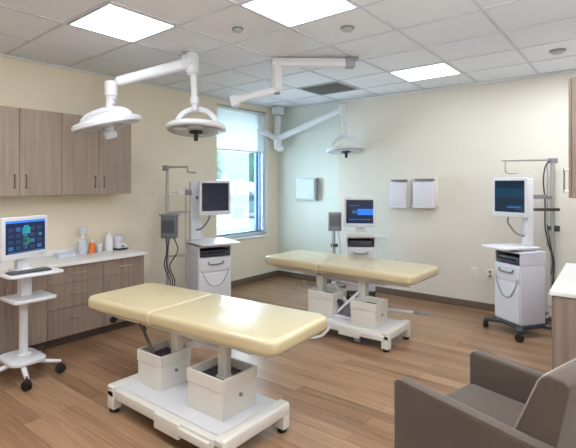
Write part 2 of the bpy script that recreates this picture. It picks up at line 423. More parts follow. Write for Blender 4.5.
for s in ((-.055, 0, .012, .2), (.055, 0, .012, .2), (0, -.094, .12, .012), (0, .094, .12, .012)): b.slab(s[2], s[3], .04, .004, .003, (s[0], s[1], .03))
obj('rim', b, 'clearp', t)

# ------------------------------------------------------------------ cabinets, right side
t = thing('base_cabinet', 'brown base cabinet with white worktop at the right edge of the picture', 'cabinet', (5.1, 4.72, 0), R(2.5))
b = B(); b.box(-.30, .31, -.72, .72, .1, .862, .002); obj('carcass', b, 'lower', t)
b = B(); b.box(-.24, .31, -.72, .72, 0, .1, .002); obj('toe_kick', b, 'toe', t)
b = B(); b.box(-.302, .31, -.738, -.7205, .0, .862, .002); obj('end_panel', b, 'lower', t)
for k in range(2):
    b = B(); b.box(-.32, -.301, -.718+.72*k, -.003+.72*k, .105, .858, .002); f = obj('door', b, 'lower', t)
    b = B(); pull(b, (-.32, -.718+.72*k+(.66 if k == 0 else .06), .72), (0, 0, 1), .12, (-1, 0, 0)); obj('handle', b, 'steel', f)
b = B(); b.slab(.65, 1.50, .036, .006, .005, (-.008, 0, 0)); o = tag(obj('countertop', b, 'counter'), 'white countertop on the brown cabinet at the right edge', 'countertop'); o.location = (5.1, 4.72, .8815); o.rotation_euler = (0, 0, R(2.5))
t = thing('wall_cupboard', 'dark brown wall cupboard with long handle at the right edge of the picture', 'cabinet', (5.4985, 4.2, 1.6))
b = B(); b.box(-.58, 0, 0, .9, 0, .95, .002); obj('carcass', b, 'lower', t)
for k in range(2):
    b = B(); b.box(-.601, -.582, .002+.45*k, .448+.45*k, .002, .948, .002); f = obj('door', b, 'lower', t)
    b = B(); pull(b, (-.601, (.05 if k == 0 else .51), .14), (0, 0, 1), .17, (-1, 0, 0), .007, .036); obj('handle', b, 'steel', f)

# ------------------------------------------------------------------ wall things
def dispenser(x, z, w, label):
    t = thing('paper_dispenser', label, 'dispenser', (x, JY+.0015, z), 0, 'pair of grey dispensers on the back wall')
    b = B(); b.slab(w, .05, .42, .01, .006, (0, -.0251, 0)); obj('back_case', b, 'plate', t)
    b = B(); b.slab(w*.9, .09, .36, .02, .012, (-.005, -.095, -.025)); obj('cover', b, 'lilac', t)
    b = B(); b.slab(w*.82, .07, .03, .008, .004, (-.005, -.08, .185)); obj('slot', b, 'greyp', t)
    b = B(); b.slab(w*.9, .10, .03, .01, .006, (-.005, -.09, -.212)); obj('base_lip', b, 'white', t)
dispenser(2.47, 1.575, .29, 'grey-white wall dispenser, left one of the pair on the back wall')
dispenser(2.86, 1.585, .34, 'grey-white wall dispenser, right one of the pair on the back wall')
t = thing('wall_box', 'pale square wall box on the blue-tinted back wall beside the window', 'wall box', (.68, YB, 1.61))
b = B(); b.slab(.44, .05, .40, .006, .004, (0, -.0252, 0)); obj('case', b, 'boxpaint', t)
b = B(); b.slab(.40, .02, .36, .01, .005, (-.005, -.061, 0)); obj('door', b, 'boxpaint', t)
b = B(); b.box(.222, .232, -.07, -.004, -.19, .19, .002); obj('side_strip', b, 'greyp', t)
for x, lab in ((3.53, 'white wall outlet, the left one low on the back wall'), (3.735, 'white wall outlet close behind the right monitor cart')):
    t = thing('wall_outlet', lab, 'outlet', (x, JY, .5), 0, 'outlets low on the back wall')
    b = B(); b.slab(.085, .008, .13, .004, .003, (0, -.0045, 0)); obj('plate', b, 'plate', t)
    b = B()
    for s in (-1, 1): b.slab(.036, .006, .036, .006, .002, (0, -.009, s*.026))
    obj('socket', b, 'greyp' if x > 3.6 else 'white', t)

# ------------------------------------------------------------------ castors, monitors, carts
def castor(parent, x, y, r=.045, ang=0, m='black'):
    b = B(); c, s = math.cos(ang), math.sin(ang)
    for k in (-1, 1):
        a = Vector((x-s*.006*k, y+c*.006*k, r)); q = Vector((x-s*.024*k, y+c*.024*k, r)); b.cyl(a, q, r, n=20, bev=.006)
    b.cyl((x-s*.026, y+c*.026, r), (x+s*.026, y-c*.026, r), r*.3, n=10)
    b.cyl((x, y, r+.006), (x, y, 2*r+.035), .012, n=10)
    b.slab(.03, .03, r*.9, .008, .005, (x, y, 1.55*r), Matrix.Rotation(ang, 4, 'Z'))
    return obj('castor', b, m, parent)
def monitor(parent, w, h, loc, yaw, ui, thick=.05, pitch=0, case='white'):
    """screen faces local -Y, centred at loc"""
    mt = Matrix.Rotation(yaw, 4, 'Z') @ Matrix.Rotation(pitch, 4, 'X')
    rot = Matrix.Translation(loc) @ mt
    b = B(); b.slab(w, h, thick*.6, .022, .008, (0, 0, 0), nc=6); b._m(b.bm.verts, rot @ Matrix.Rotation(R(90), 4, 'X'))
    m = obj('monitor', b, case, parent)
    b = B(); b.slab(w*.72, h*.66, thick*.7, .05, .02, (0, 0, -thick*.5)); b._m(b.bm.verts, rot @ Matrix.Rotation(R(90), 4, 'X')); obj('rear_housing', b, case, m)
    bez = .035; sw, sh = w-2*bez, h-2*bez-.02; y = -thick*.3-.0012; oz = .012
    b = B()
    def q(u0, u1, v0, v1, mi, dy):
        b.quad([(-sw/2+u0*sw, y-dy, oz-sh/2+v0*sh), (-sw/2+u1*sw, y-dy, oz-sh/2+v0*sh), (-sw/2+u1*sw, y-dy, oz-sh/2+v1*sh), (-sw/2+u0*sw, y-dy, oz-sh/2+v1*sh)], mi)
    mats = ui[0]; q(0, 1, 0, 1, 0, 0)
    for (u0, u1, v0, v1, mi) in ui[1]: q(u0, u1, v0, v1, mi, .0012)
    b._m(b.bm.verts, rot); obj('screen', b, mats, m, smooth=False)
    b = B()
    for k in range(3): b.slab(.012, .008, .004, .002, .001, (w/2-.05-.022*k, -thick*.3-.001, -h/2+.02))
    b._m(b.bm.verts, rot); obj('button', b, 'greyp', m)
    return m
UI_OFF = (['screenoff', 'uidim'], [(0, 1, .0, .03, 1)])
UI_BLUE = (['navy', 'uiblue', 'uiline', 'screenoff'], [(0, 1, .9, 1, 3), (.42, 1, .36, .62, 1), (.22, .40, .42, .56, 2), (.1, .9, .14, .19, 2), (.1, .5, .74, .78, 2), (.06, .18, .3, .7, 3)])
UI_TEAL = (['tealdark', 'teal', 'uiline', 'uidim'], [(0, 1, .45, .75, 1), (.42, .9, .13, .19, 2), (.5, .97, .22, .26, 1), (.06, .36, .1, .13, 1), (.7, .97, .06, .10, 3)])
g = []
for r_ in range(4):
    for c_ in range(5):
        u, v = .06+c_*.18, .1+r_*.19
        g.append((u, u+.12, v, v+.12, 3 if (r_+c_) % 4 else 4))
UI_GRID = (['navy', 'uicyan', 'uigreen', 'uidim', 'uiline', 'uiblue'], g+[(0, 1, .93, 1, 5), (.40, .60, .58, .78, 1), (.44, .56, .78, .84, 1), (.42, .58, .25, .44, 2), (.47, .53, .1, .25, 4), (.84, .90, .48, .56, 1), (.05, .95, .02, .05, 4)])

def cart(name, label, loc, rz, ui, W, D, top, colx, monx, mony, tray, cast, myaw=0, mw=.46, mh=.47, cw=.155):
    """front is local -Y; top is the height of the cabinet"""
    t = thing(name, label, 'medical cart', loc, rz, 'white monitor carts')
    b = B(); cx_, cy_ = cast
    for sx in (-1, 1):
        for sy in (-1, 1): b.beam((sx*.03, sy*.03, .118), (sx*cx_, sy*cy_, .105), .075, .05, .012)
    b.slab(W+.03, D+.02, .05, .05, .012, (0, 0, .122)); obj('base_frame', b, 'dark', t)
    for sx in (-1, 1):
        for sy in (-1, 1): castor(t, sx*cx_, sy*cy_, .044, .5*sx)
    hc = top-.147
    b = B(); b.slab(W, D, hc, .022, .008, (0, 0, .147+hc/2)); cab = obj('cabinet', b, 'lilac', t)
    yf = -D/2-.004
    b = B(); b.slab(W-.03, .014, hc-.22, .006, .005, (0, yf, .16+(hc-.22)/2)); obj('door', b, 'white', cab)
    b = B(); b.slab(W-.03, .014, .165, .006, .005, (0, yf, top-.10)); obj('drawer', b, 'white', cab)
    b = B(); b.tube([(-.10, yf-.004, top-.055), (-.085, yf-.03, top-.085), (.085, yf-.03, top-.085), (.10, yf-.004, top-.055)], .009, sub=4); obj('handle', b, 'greyp', cab)
    h0 = top-.15; w2 = W*.40
    b = B(); b.tube([(-w2, yf-.010, h0), (-w2*.86, yf-.014, h0-.09), (-w2*.42, yf-.016, h0-.20), (0, yf-.016, h0-.225), (w2*.42, yf-.016, h0-.20), (w2*.86, yf-.014, h0-.09), (w2, yf-.010, h0)], .0065, sub=5); obj('cable_loop', b, 'cable', cab)
    b = B(); z0, z1 = top+.001, top+.15
    b.box(-W/2, -W/2+.02, -D/2, D/2, z0, z1-.02, .003); b.box(W/2-.02, W/2, -D/2, D/2, z0, z1-.02, .003); b.box(-W/2+.02, W/2-.02, D/2-.02, D/2, z0, z1-.02, .003)
    b.box(-W/2, W/2, -D/2, D/2, z1-.019, z1, .004); obj('device_bay', b, 'lilac', t)
    b = B(); b.slab(W-.07, D*.8, .085, .01, .006, (0, -D*.06, top+.047)); dv = obj('recorder', b, 'dark', t)
    b = B(); b.slab(W-.13, .004, .03, .004, .001, (-.02, -D*.46-.002, top+.055)); b.slab(W-.1, .004, .008, .002, .001, (0, -D*.46-.002, top+.02)); obj('front_panel', b, 'screenoff', dv)
    tw, td, tx, ty = tray
    b = B(); b.slab(tw, td, .022, .04, .008, (tx, ty, top+.187)); b.slab(.24, .22, .03, .02, .005, (0, .02, top+.163)); obj('work_tray', b, 'white', t)
    zc = 1.56-(.81-top)*.6; z_ = top+.199
    b = B(); b.slab(cw, .09, zc+.22-z_, .02, .01, (colx, D/2-.06, (zc+.22+z_)/2)); col = obj('column', b, 'white', t)
    b = B(); b.tube([(colx, D/2-.10, zc), (colx*.6+monx*.4, D/2-.15, zc), (monx, mony+.06, zc), (monx, mony+.02, zc)], .024, sub=4); b.slab(.1, .02, .1, .01, .004, (monx, mony+.045, zc)); obj('monitor_bracket', b, 'greyp', col)
    monitor(t, mw, mh, (monx, mony, zc), myaw, ui)
    b = B(); b.tube([(monx-.06, mony+.03, zc-.23), (monx-.08, mony+.05, zc-.31), (monx*.5+colx*.5-.03, D/2-.16, zc-.42), (colx, D/2-.10, zc-.45)], .012, sub=5); obj('monitor_cable', b, 'greyp', t)
    return t
cart('monitor_cart', 'white monitor cart with a blank dark screen beside the window', (.67, 4.22, 0), R(70), UI_OFF, .47, .50, .74, -.12, .07, -.07, (.56, .66, .02, -.10), (.24, .26))
cart('monitor_cart', 'white monitor cart with dark teal screen, by the right cabinets', (4.235, 5.77, 0), R(-35), UI_TEAL, .40, .35, .80, .0, -.07, -.07, (.38, .52, -.03, -.11), (.26, .25), R(14), .44, .455, .10)

# middle cart behind the far table
t = thing('monitor_cart', 'white monitor cart with a bright blue bar on screen, behind the far exam table', 'medical cart', (2.02, 6.02, 0), R(31), 'white monitor carts')
b = B(); b.slab(.44, .44, .05, .05, .012, (0, 0, .125)); obj('base_frame', b, 'slate', t)
for x, y in ((-.19, -.19), (.19, -.19), (-.19, .19), (.19, .19)): castor(t, x, y, .04)
b = B(); b.slab(.42, .40, .64, .02, .008, (0, 0, .47)); cab = obj('cabinet', b, 'lilac', t)
b = B(); b.slab(.37, .014, .13, .006, .005, (0, -.206, .70)); obj('drawer', b, 'white', cab)
b = B(); b.tube([(-.1, -.21, .72), (-.08, -.235, .70), (.08, -.235, .70), (.1, -.21, .72)], .008, sub=4); obj('handle', b, 'greyp', cab)
b = B()
b.box(-.21, -.19, -.2, .2, .79, .93, .003); b.box(.19, .21, -.2, .2, .79, .93, .003); b.box(-.19, .19, .18, .2, .79, .93, .003); b.box(-.21, .21, -.2, .2, .915, .935, .003)
obj('device_bay', b, 'lilac', t)
b = B(); b.slab(.33, .32, .09, .01, .006, (.0, -.05, .838)); obj('recorder', b, 'dark', t)
b = B(); b.slab(.60, .44, .022, .04, .008, (.09, -.05, .95)); obj('work_tray', b, 'white', t)
b = B(); b.slab(.44, .16, .018, .01, .005, (-.02, -.12, .974)); obj('keyboard', b, 'plate', t)
b = B(); b.slab(.14, .08, .35, .02, .01, (.0, .09, 1.13)); b.slab(.24, .18, .03, .03, .01, (0, .05, .976)); obj('monitor_stand', b, 'white', t)
monitor(t, .47, .44, (-.01, .0, 1.28), 0, UI_BLUE)

# ------------------------------------------------------------------ computer cart, far left
t = thing('computer_cart', 'white rolling computer stand with a lit screen, beside the left counter', 'computer cart', (1.04, 1.70, 0), R(90))
# local -Y looks along room +X
U, V = .06, .05
b = B(); b.slab(.30, .40, .035, .09, .012, (.02, .03, .165)); b.slab(.12, .12, .03, .05, .008, (U-.02, V, .195)); obj('base_plate', b, 'white', t)
for k in range(5):
    a = R(-104+72*k); c, s_ = math.cos(a), math.sin(a)
    b = B(); b.beam((c*.06, s_*.06, .145), (c*.325, s_*.325, .105), .05, .035, .008, .035, .028); obj('leg', b, 'white', t)
    castor(t, c*.315, s_*.315, .042, a+.6)
b = B(); b.cyl((U-.02, V, .13), (U-.02, V, .98), .036, n=20); obj('pole', b, 'white', t)
b = B(); b.slab(.10, .09, .30, .02, .008, (U-.01, V, .81)); obj('column_cover', b, 'white', t)
b = B(); b.slab(.36, .34, .03, .04, .01, (U, V-.06, .70)); b.slab(.14, .14, .04, .03, .008, (U-.01, V, .67)); obj('lower_shelf', b, 'white', t)
b = B(); b.slab(.46, .38, .022, .05, .008, (U, V-.08, .925)); obj('keyboard_tray', b, 'white', t)
b = B(); b.slab(.34, .13, .014, .012, .004, (U-.02, V-.12, .944)); obj('keyboard', b, 'dark', t)
b = B(); b.slab(.12, .07, .20, .015, .008, (U-.02, V+.02, 1.035)); b.slab(.2, .16, .02, .04, .006, (U-.02, V+.02, .945)); obj('monitor_stand', b, 'white', t)
monitor(t, .48, .375, (U-.02, V-.03, 1.235), R(20), UI_GRID, .05)

# ------------------------------------------------------------------ exam tables
def exam_table(label, loc, top, tilt, rz_top, x0, x1, y0, y1, seam, boxes, cols, far):
    """loc on the floor; everything in room directions relative to loc"""
    t = thing('exam_table', label, 'exam table', loc, 0, 'cream exam tables')
    ox, oy = loc[0], loc[1]
    (cx, cy, L, Wd, Zt) = top
    rm = Matrix.Translation((cx-ox, cy-oy, Zt)) @ Matrix.Rotation(rz_top, 4, 'Z')
    TH = .105
    for a0, a1 in ((-L/2, seam-.002), (seam+.002, L/2)):
        ro, ri = .095, .03                              # outer corners round, the two halves meet squarely
        b = B(); prof = []; re = .036; n = 6
        for k in range(n+1):
            q = PI/2*k/n; prof.append((re*(1-math.sin(q)), -TH+re*(1-math.cos(q))))
        for k in range(n+1):
            q = PI/2*k/n; prof.append((re*(1-math.cos(q)), -re*(1-math.sin(q))))
        rr = []
        for ins, z in prof:
            lo, hi = (a0+ins, a1-ins*.45) if a0 < -L/2+.01 else (a0+ins*.45, a1-ins)
            rl, rh = (ro, ri) if a0 < -L/2+.01 else (ri, ro)
            pts = []
            for cx_, sy, a_, r_ in ((hi, 1, 0, rh), (lo, 1, 90, rl), (lo, -1, 180, rl), (hi, -1, 270, rh)):
                q_ = max(r_-ins*.9, .004); cxx = cx_-q_ if cx_ == hi else cx_+q_; cyy = sy*(Wd/2-ins-q_)
                for k in range(8): pts.append((cxx+q_*math.cos(R(a_+90*k/7)), cyy+q_*math.sin(R(a_+90*k/7)), z))
            rr.append(pts)
        b.rings(rr, rm); obj('cushion', b, 'vinyl', t)
    b = B(); b.slab(.03, Wd-.05, TH-.03, .01, .004, (seam, 0, -TH/2-.004)); b._m(b.bm.verts, rm); obj('hinge_strip', b, 'vinyls', t)
    b = B()
    b.slab(L-.16, Wd-.10, .018, .03, .005, (0, 0, -TH-.0095))
    for s in (-1, 1): b.beam((-L/2+.12, s*.2, -TH-.04), (L/2-.12, s*.2, -TH-.04), .04, .045, .006)
    b._m(b.bm.verts, rm); obj('top_frame', b, 'offwhite', t)
    zf = Zt-TH-.06
    X0, X1, Y0, Y1 = x0-ox, x1-ox, y0-oy, y1-oy
    b = B(); b.slab(X1-X0-.16, Y1-Y0-.10, .05, .01, .006, ((X0+X1)/2, (Y0+Y1)/2, .172)); bf = obj('base_plate', b, 'white', t)
    b = B()
    for x in (X0+.045, X1-.045): b.beam((x, Y0, .16), (x, Y1, .16), .09, .085, .01)
    b.beam((X0+.09, Y0+.03, .145), (X1-.09, Y0+.03, .145), .05, .075, .006)
    b.beam((X0+.09, Y1-.03, .145), (X1-.09, Y1-.03, .145), .05, .075, .006)
    b.slab(.26, .05, .10, .01, .006, ((X0+X1)/2+.10, Y0+.01, .13))
    b.slab(.30, .03, .05, .008, .004, ((X0+X1)/2+.36, Y0+.0, .135))
    obj('base_frame', b, 'offwhite', t)
    for x in (X0+.045, X1-.045):
        for y in (Y0+.035, Y1-.035):
            b = B(); b.slab(.085, .07, .135, .008, .005, (x, y, .097)); lg = obj('leg', b, 'offwhite', t)
            b = B(); b.lathe([(.03, 0), (.034, .006), (.034, .024), (.02, .034)], (x, y, 0), n=20); obj('rubber_foot', b, 'black', lg)
    for (bx0, bx1, by0, by1, bh) in boxes:
        bx0 -= ox; bx1 -= ox; by0 -= oy; by1 -= oy; z0 = .1975
        b = B(); w, d = bx1-bx0, by1-by0; cx_, cy_ = (bx0+bx1)/2, (by0+by1)/2; wt = .012; hl = bh*.66
        b.slab(w, d, hl, .008, .004, (cx_, cy_, z0+hl/2)); bo = obj('pedestal_box', b, 'offwhite', t)
        b = B()
        z1, z2 = z0+hl+.002, z0+bh
        for a in ((bx0-.004, bx1+.004, by0-.004, by0+wt), (bx0-.004, bx1+.004, by1-wt, by1+.004), (bx0-.004, bx0+wt, by0+wt, by1-wt), (bx1-wt, bx1+.004, by0+wt, by1-wt)):
            b.box(a[0], a[1], a[2], a[3], z1, z2, .003)
        obj('box_rim', b, 'offwhite', bo)
        b = B(); b.slab(w-.03, d-.03, .004, .004, .001, (cx_, cy_, z0+hl+.025)); obj('box_inner_shade', b, 'dark', bo)  # dark sheet painting the shade inside the open box
        b = B(); b.cyl((bx1+.001, cy_, z0+hl*.7), (bx1+.012, cy_, z0+hl*.7), .012, n=14); obj('lock', b, 'greyp', bo)
    for (x, y, r, zb) in cols:
        b = B(); b.slab(r*2, r*2, zf-zb+.02, .015, .004, (x-ox, y-oy, (zf+.02+zb)/2)); b.slab(r*2.6, r*2.6, .02, .02, .004, (x-ox, y-oy, zb+.01)); obj('lift_column', b, 'offwhite', t)
    xa, xb = cols[0][0]-ox, cols[1][0]-ox; yc = cols[0][1]-oy
    b = B(); b.beam((xa-.25, yc, zf), (xb+.28, yc, zf), .10, .05, .008); b.beam((xa+.03, yc+.07, zf-.16), (xb-.02, yc+.07, zf-.03), .03, .05, .006); b.beam((xa+.02, yc-.02, zf-.02), (xb+.02, yc-.02, zf-.07), .03, .04, .006)
    obj('linkage', b, 'white', t)
    return t, zf
NT = (2.70, 2.30, 1.93, .69, .795)
t, zf = exam_table('cream padded exam table in the foreground on a white base', (2.82, 2.165, 0), NT, 0, R(4.0), 2.18, 3.44, 1.855, 2.49, -.145,
   [(2.315, 2.60, 2.03, 2.31, .25), (2.915, 3.262, 2.02, 2.34, .26)], [(2.56, 2.21, .036, .36), (3.10, 2.19, .036, .38)], False)
b = B(); b.cyl((-.52, -.10, zf+.005), (-.36, -.08, .40), .012, n=12); b.cyl((-.53, -.10, zf+.025), (-.47, -.095, zf-.05), .018, n=12); obj('gas_strut', b, 'darksteel', t)
b = B(); b.cyl((-.86, -.125, zf+.015), (-.86, -.125, zf-.012), .012, n=12); b.lathe([(.012, 0), (.028, -.006), (.03, -.025), (.02, -.04), (0, -.042)], (-.86, -.125, zf-.01), n=18); obj('clamp_knob', b, 'black', t)
FT = (2.53, 4.76, 2.04, .76, .785)
t, zf = exam_table('cream padded exam table farther back, near the window', (2.65, 4.5, 0), FT, 0, R(-0.5), 2.22, 3.34, 4.235, 4.79, -.16,
   [(2.25, 2.59, 4.36, 4.66, .27), (2.87, 3.17, 4.28, 4.56, .26)], [(2.28, 4.60, .05, .38), (2.86, 4.58, .05, .38)], True)
b = B(); b.cyl((.42, .22, .30), (.78, .30, .30), .014, n=12); b.slab(.06, .05, .10, .01, .004, (.40, .215, .25)); b2 = obj('foot_lever', b, 'white', t)
b = B(); b.cyl((.72, .287, .30), (.86, .318, .30), .02, n=12, bev=.004); obj('lever_grip', b, 'greyp', b2)
b = B(); b.tube([(-.38, .02, .47), (-.50, .0, .46), (-.58, -.02, .49), (-.66, -.03, .48)], .012, sub=4); b.cyl((-.56, -.02, .45), (-.56, -.02, .53), .02, n=12); obj('side_lever', b, 'steel', t)
b = B(); b.cyl((-.05, -.02, .36), (.0, -.05, .36), .03, n=14, bev=.005); obj('hand_knob', b, 'dark', t)
b = B(); b.tube([(-.02, -.23, .14), (-.05, -.28, .08), (-.10, -.33, .025), (-.20, -.45, .018), (-.36, -.50, .018), (-.55, -.46, .018)], .016, sub=5); obj('hose', b, 'white', t)
b = B(); b.slab(.13, .10, .12, .015, .008, (.07, .02, .26)); b.cyl((-.05, .03, .30), (.21, .03, .34), .028, n=14); obj('lift_motor', b, 'greyp', t)
b = B(); b.beam((-.06, -.10, .215), (.21, -.10, .215), .05, .03, .005); b.beam((-.05, -.06, .24), (.20, .0, .50), .035, .03, .005); b.beam((.10, .10, .22), (-.20, .10, .52), .035, .03, .005); obj('scissor_link', b, 'white', t)
b = B(); b.slab(.07, .05, .07, .01, .006, (.32, -.24, .075)); obj('pedal', b, 'greyp', t)

# ------------------------------------------------------------------ surgical lights
def lamp_head(parent, loc, r, roll, pitch, dome, handle_m, yoke_rot, neck):
    """disc head hanging at loc (room coordinates relative to parent)"""
    tm = Matrix.Rotation(roll, 4, Vector((-RY, RX, 0))) @ Matrix.Rotation(pitch, 4, Vector((RX, RY, 0)))
    rm = Matrix.Translation(loc) @ tm
    b = B()
    k = r/.31
    if dome:
        b.lathe([(r*.94, -.024), (r, -.010), (r, .024), (r*.94, .040), (r*.74, .044), (r*.68, .052), (r*.62, .082), (r*.48, .104), (r*.28, .118), (0, .122)], n=56)
    else:
        b.lathe([(r*.95, -.024), (r, -.010), (r, .016), (r*.96, .030), (r*.9, .034), (r*.3, .036), (0, .036)], n=56)
    b._m(b.bm.verts, rm); hd = obj('lamp_head', b, 'lampwhite', parent)
    b = B(); b.lathe([(r*.93, -.021), (r*.93, -.028), (r*.90, -.031), (0, -.031)], n=56); b._m(b.bm.verts, rm); obj('underside', b, 'lampgrey', hd)
    for q in range(6):
        a = q*PI/3+.3; b = B(); b.lathe([(.078*k, -.0305), (.074*k, -.036), (0, -.038)], (math.cos(a)*r*.58, math.sin(a)*r*.58, 0), n=24); b._m(b.bm.verts, rm); obj('lens', b, 'lens', hd)
    b = B()
    if handle_m == 'lampwhite':
        b.lathe([(.05, -.03), (.055, -.05), (.045, -.06), (.045, -.068), (.066, -.085), (.07, -.115), (.055, -.145), (0, -.152)], n=28)
    else:
        b.lathe([(.07, -.03), (.07, -.046), (.03, -.05), (.024, -.056), (.022, -.12), (.016, -.13), (0, -.131)], n=24)
    b._m(b.bm.verts, rm); obj('handle', b, handle_m, hd)
    yr = r*(.72 if dome else .66); pts = []
    ny = 14; top = neck[2]-loc[2]
    for q in range(ny+1):
        a = PI*q/ny; pts.append((yr*math.cos(a), 0, .02+(top-.02)*math.sin(a)**.85 if 0 < a < PI else .02))
    b = B(); b.tube(pts, .017 if not dome else .024, n=12, flat=1.7); b._m(b.bm.verts, Matrix.Translation(loc) @ tm @ Matrix.Rotation(yoke_rot, 4, 'Z')); obj('yoke', b, 'lampwhite', hd)
    return hd
RX, RY = math.cos(R(38.2)), math.sin(R(38.2))
YR = R(38.2)                      # yokes lie across the view
t = thing('surgical_light', 'white ceiling surgical light with two round heads, above the foreground exam table', 'surgical light', (1.66, 3.11, H))
K = Vector((0, 0, -.10))
b = B(); b.cyl((0, 0, -.012), (0, 0, .002), .10, n=28); obj('ceiling_plate', b, 'lampwhite', t)
b = B(); b.cyl((0, 0, -.23), (0, 0, -.012), .068, n=24, bev=.012); b.cyl((-.10*RX, -.10*RY, -.115), (.02*RX, .02*RY, -.10), .085, n=24, bev=.02); b.cyl((0, 0, -.25), (0, 0, -.23), .05, n=20); obj('knuckle', b, 'lampwhite', t)
E1 = Vector((-.515, -.61, -.40))
b = B(); b.beam((-.05, -.05, -.13), E1+Vector((.03, .035, .05)), .11, .115, .02, .095, .095); obj('spring_arm', b, 'lampwhite', t)
b = B(); b.cyl(E1+Vector((0, 0, -.10)), E1+Vector((0, 0, .06)), .062, n=24, bev=.012); b.cyl(E1+Vector((0, 0, -.12)), E1+Vector((0, 0, -.10)), .052, n=20); obj('elbow', b, 'lampwhite', t)
L1 = E1+Vector((-.03, -.024, -.375))
b = B(); b.cyl(E1+Vector((-.02, -.016, -.28)), E1+Vector((0, 0, -.10)), .042, n=18); b.cyl(E1+Vector((0, 0, -.17)), E1+Vector((0, 0, -.15)), .047, n=18); obj('drop_tube', b, 'lampwhite', t)
lamp_head(t, L1, .335, R(-12), R(7), True, 'lampwhite', YR, L1+Vector((0, 0, .13)))
L2 = Vector((.03, .03, -.80))
b = B(); b.cyl((.02, .02, -.56), (.01, .01, -.24), .034, n=18); b.cyl((.02, .02, -.545), (.02, .02, -.47), .046, n=18, bev=.006); b.cyl((.022, .022, -.61), (.02, .02, -.54), .03, n=16); obj('drop_tube', b, 'lampwhite', t)
lamp_head(t, L2, .31, R(0), R(-7), False, 'black', YR, L2+Vector((0, 0, .21)))

t = thing('ceiling_boom', 'white jointed ceiling arm without a lamp, above the far exam table', 'ceiling arm', (2.52, 4.11, H))
P = lambda x, y, z: Vector((x-2.52, y-4.11, z-H))
b = B(); b.beam(P(2.17, 3.80, 3.035), P(2.86, 4.36, 3.03), .11, .09, .01); obj('ceiling_beam', b, 'lampwhite', t)
b = B(); b.beam(P(2.80, 4.31, 3.083), P(2.9, 4.39, 3.083), .14, .008, .002); b.beam(P(2.79, 4.30, 3.03), P(2.87, 4.365, 3.03), .12, .10, .004); obj('shaded_beam_end', b, 'lampgrey', t)  # mount plate plus end block, its grey painting the beam's end shadow
b = B(); b.beam(P(2.205, 3.83, 2.72), P(2.205, 3.83, 3.05), .10, .10, .014); obj('drop_post', b, 'lampwhite', t)
b = B(); b.beam(P(2.23, 3.85, 2.745), P(1.86, 3.555, 2.62), .085, .075, .012); obj('swing_arm', b, 'lampwhite', t)
b = B(); b.beam(P(1.88, 3.57, 2.625), P(1.81, 3.515, 2.60), .11, .125, .015); obj('end_joint', b, 'lampwhite', t)
b = B(); b.cyl(P(2.205, 3.83, 2.69), P(2.205, 3.83, 2.73), .04, n=18, bev=.005); obj('pivot', b, 'greyp', t)

t = thing('surgical_light', 'white surgical light with one round head hung in the back corner by the window', 'surgical light', (.17, 6.33, H))
b = B(); b.slab(.17, .17, .13, .02, .008, (0, 0, -.067)); obj('ceiling_mount', b, 'lampwhite', t)
b = B(); b.beam((0, 0, -.60), (0, 0, -.15), .10, .10, .012); obj('post', b, 'lampwhite', t)
b = B(); b.cyl((-.02*RX, -.02*RY, -.73), (.10*RX, .10*RY, -.73), .07, n=22, bev=.012); b.cyl((0, 0, -.76), (0, 0, -.58), .075, n=22, bev=.01); obj('pivot', b, 'lampwhite', t)
b = B(); b.beam((-.02, -.02, -.57), (-.10, -.40, -.42), .07, .08, .012, .10, .10); obj('side_paddle', b, 'lampwhite', t)
J = Vector((1.60-.17, 6.2-6.33, 2.89-H))
b = B(); b.beam((.03, 0, -.56), J, .095, .10, .014, .075, .08); obj('spring_arm', b, 'lampwhite', t)
b = B(); b.cyl(J+Vector((0, 0, -.09)), J+Vector((0, 0, .07)), .062, n=22, bev=.01); obj('elbow', b, 'lampwhite', t)
L3 = J+Vector((.06, .0, -.645))
b = B(); b.cyl(J+Vector((.0, 0, -.08)), J+Vector((.03, 0, -.30)), .036, n=16); b.cyl(J+Vector((.03, 0, -.30)), J+Vector((.055, 0, -.43)), .026, n=16); obj('drop_tube', b, 'lampwhite', t)
lamp_head(t, L3, .31, R(-3), R(-5), False, 'black', YR, L3+Vector((0, 0, .21)))

# ------------------------------------------------------------------ IV poles
def pole_base(t, n=5, r=.26, m='polemetal', a0=20, collar=True):
    for k in range(n):
        a = R(a0+360/n*k); c, s = math.cos(a), math.sin(a)
        b = B(); b.beam((c*.02, s*.02, .12), (c*r, s*r, .085), .03, .025, .005); obj('leg', b, m, t)
        castor(t, c*r, s*r, .03, a)
    b = B(); b.cyl((0, 0, .09), (0, 0, .2), .04, n=18, bev=.006); obj('collar', b, 'white', t)
# by the left wall: local X runs to the right of the picture
t = thing('drip_stand', 'grey metal drip stand with a dark pump box, by the left wall', 'drip stand', (.46, 3.70, 0), R(38.2), 'drip stands')
pole_base(t, 5, .2)
b = B(); b.cyl((0, 0, .1), (0, 0, 1.92), .02, n=14); obj('pole', b, 'polemetal', t)
b = B(); b.slab(.08, .05, .07, .01, .005, (-.02, 0, 1.915)); obj('top_clamp', b, 'greyp', t)
b = B(); b.cyl((-.02, 0, 1.925), (.27, 0, 1.93), .014, n=12); b.cyl((.265, 0, 1.94), (.265, 0, 1.86), .011, n=10); b.tube([(.26, 0, 1.865), (.30, 0, 1.86), (.36, -.01, 1.855), (.38, -.01, 1.845)], .01, sub=3); obj('hook_arm', b, 'polemetal', t)
b = B(); b.slab(.20, .12, .29, .02, .01, (.05, -.085, 1.155)); pb = obj('pump_box', b, 'pump', t)
b = B(); b.slab(.16, .006, .16, .006, .002, (.05, -.147, 1.165)); obj('pump_panel', b, 'slate', pb)
b = B(); b.slab(.24, .14, .02, .01, .005, (.05, -.085, 1.31)); obj('pump_lid', b, 'greyp', pb)
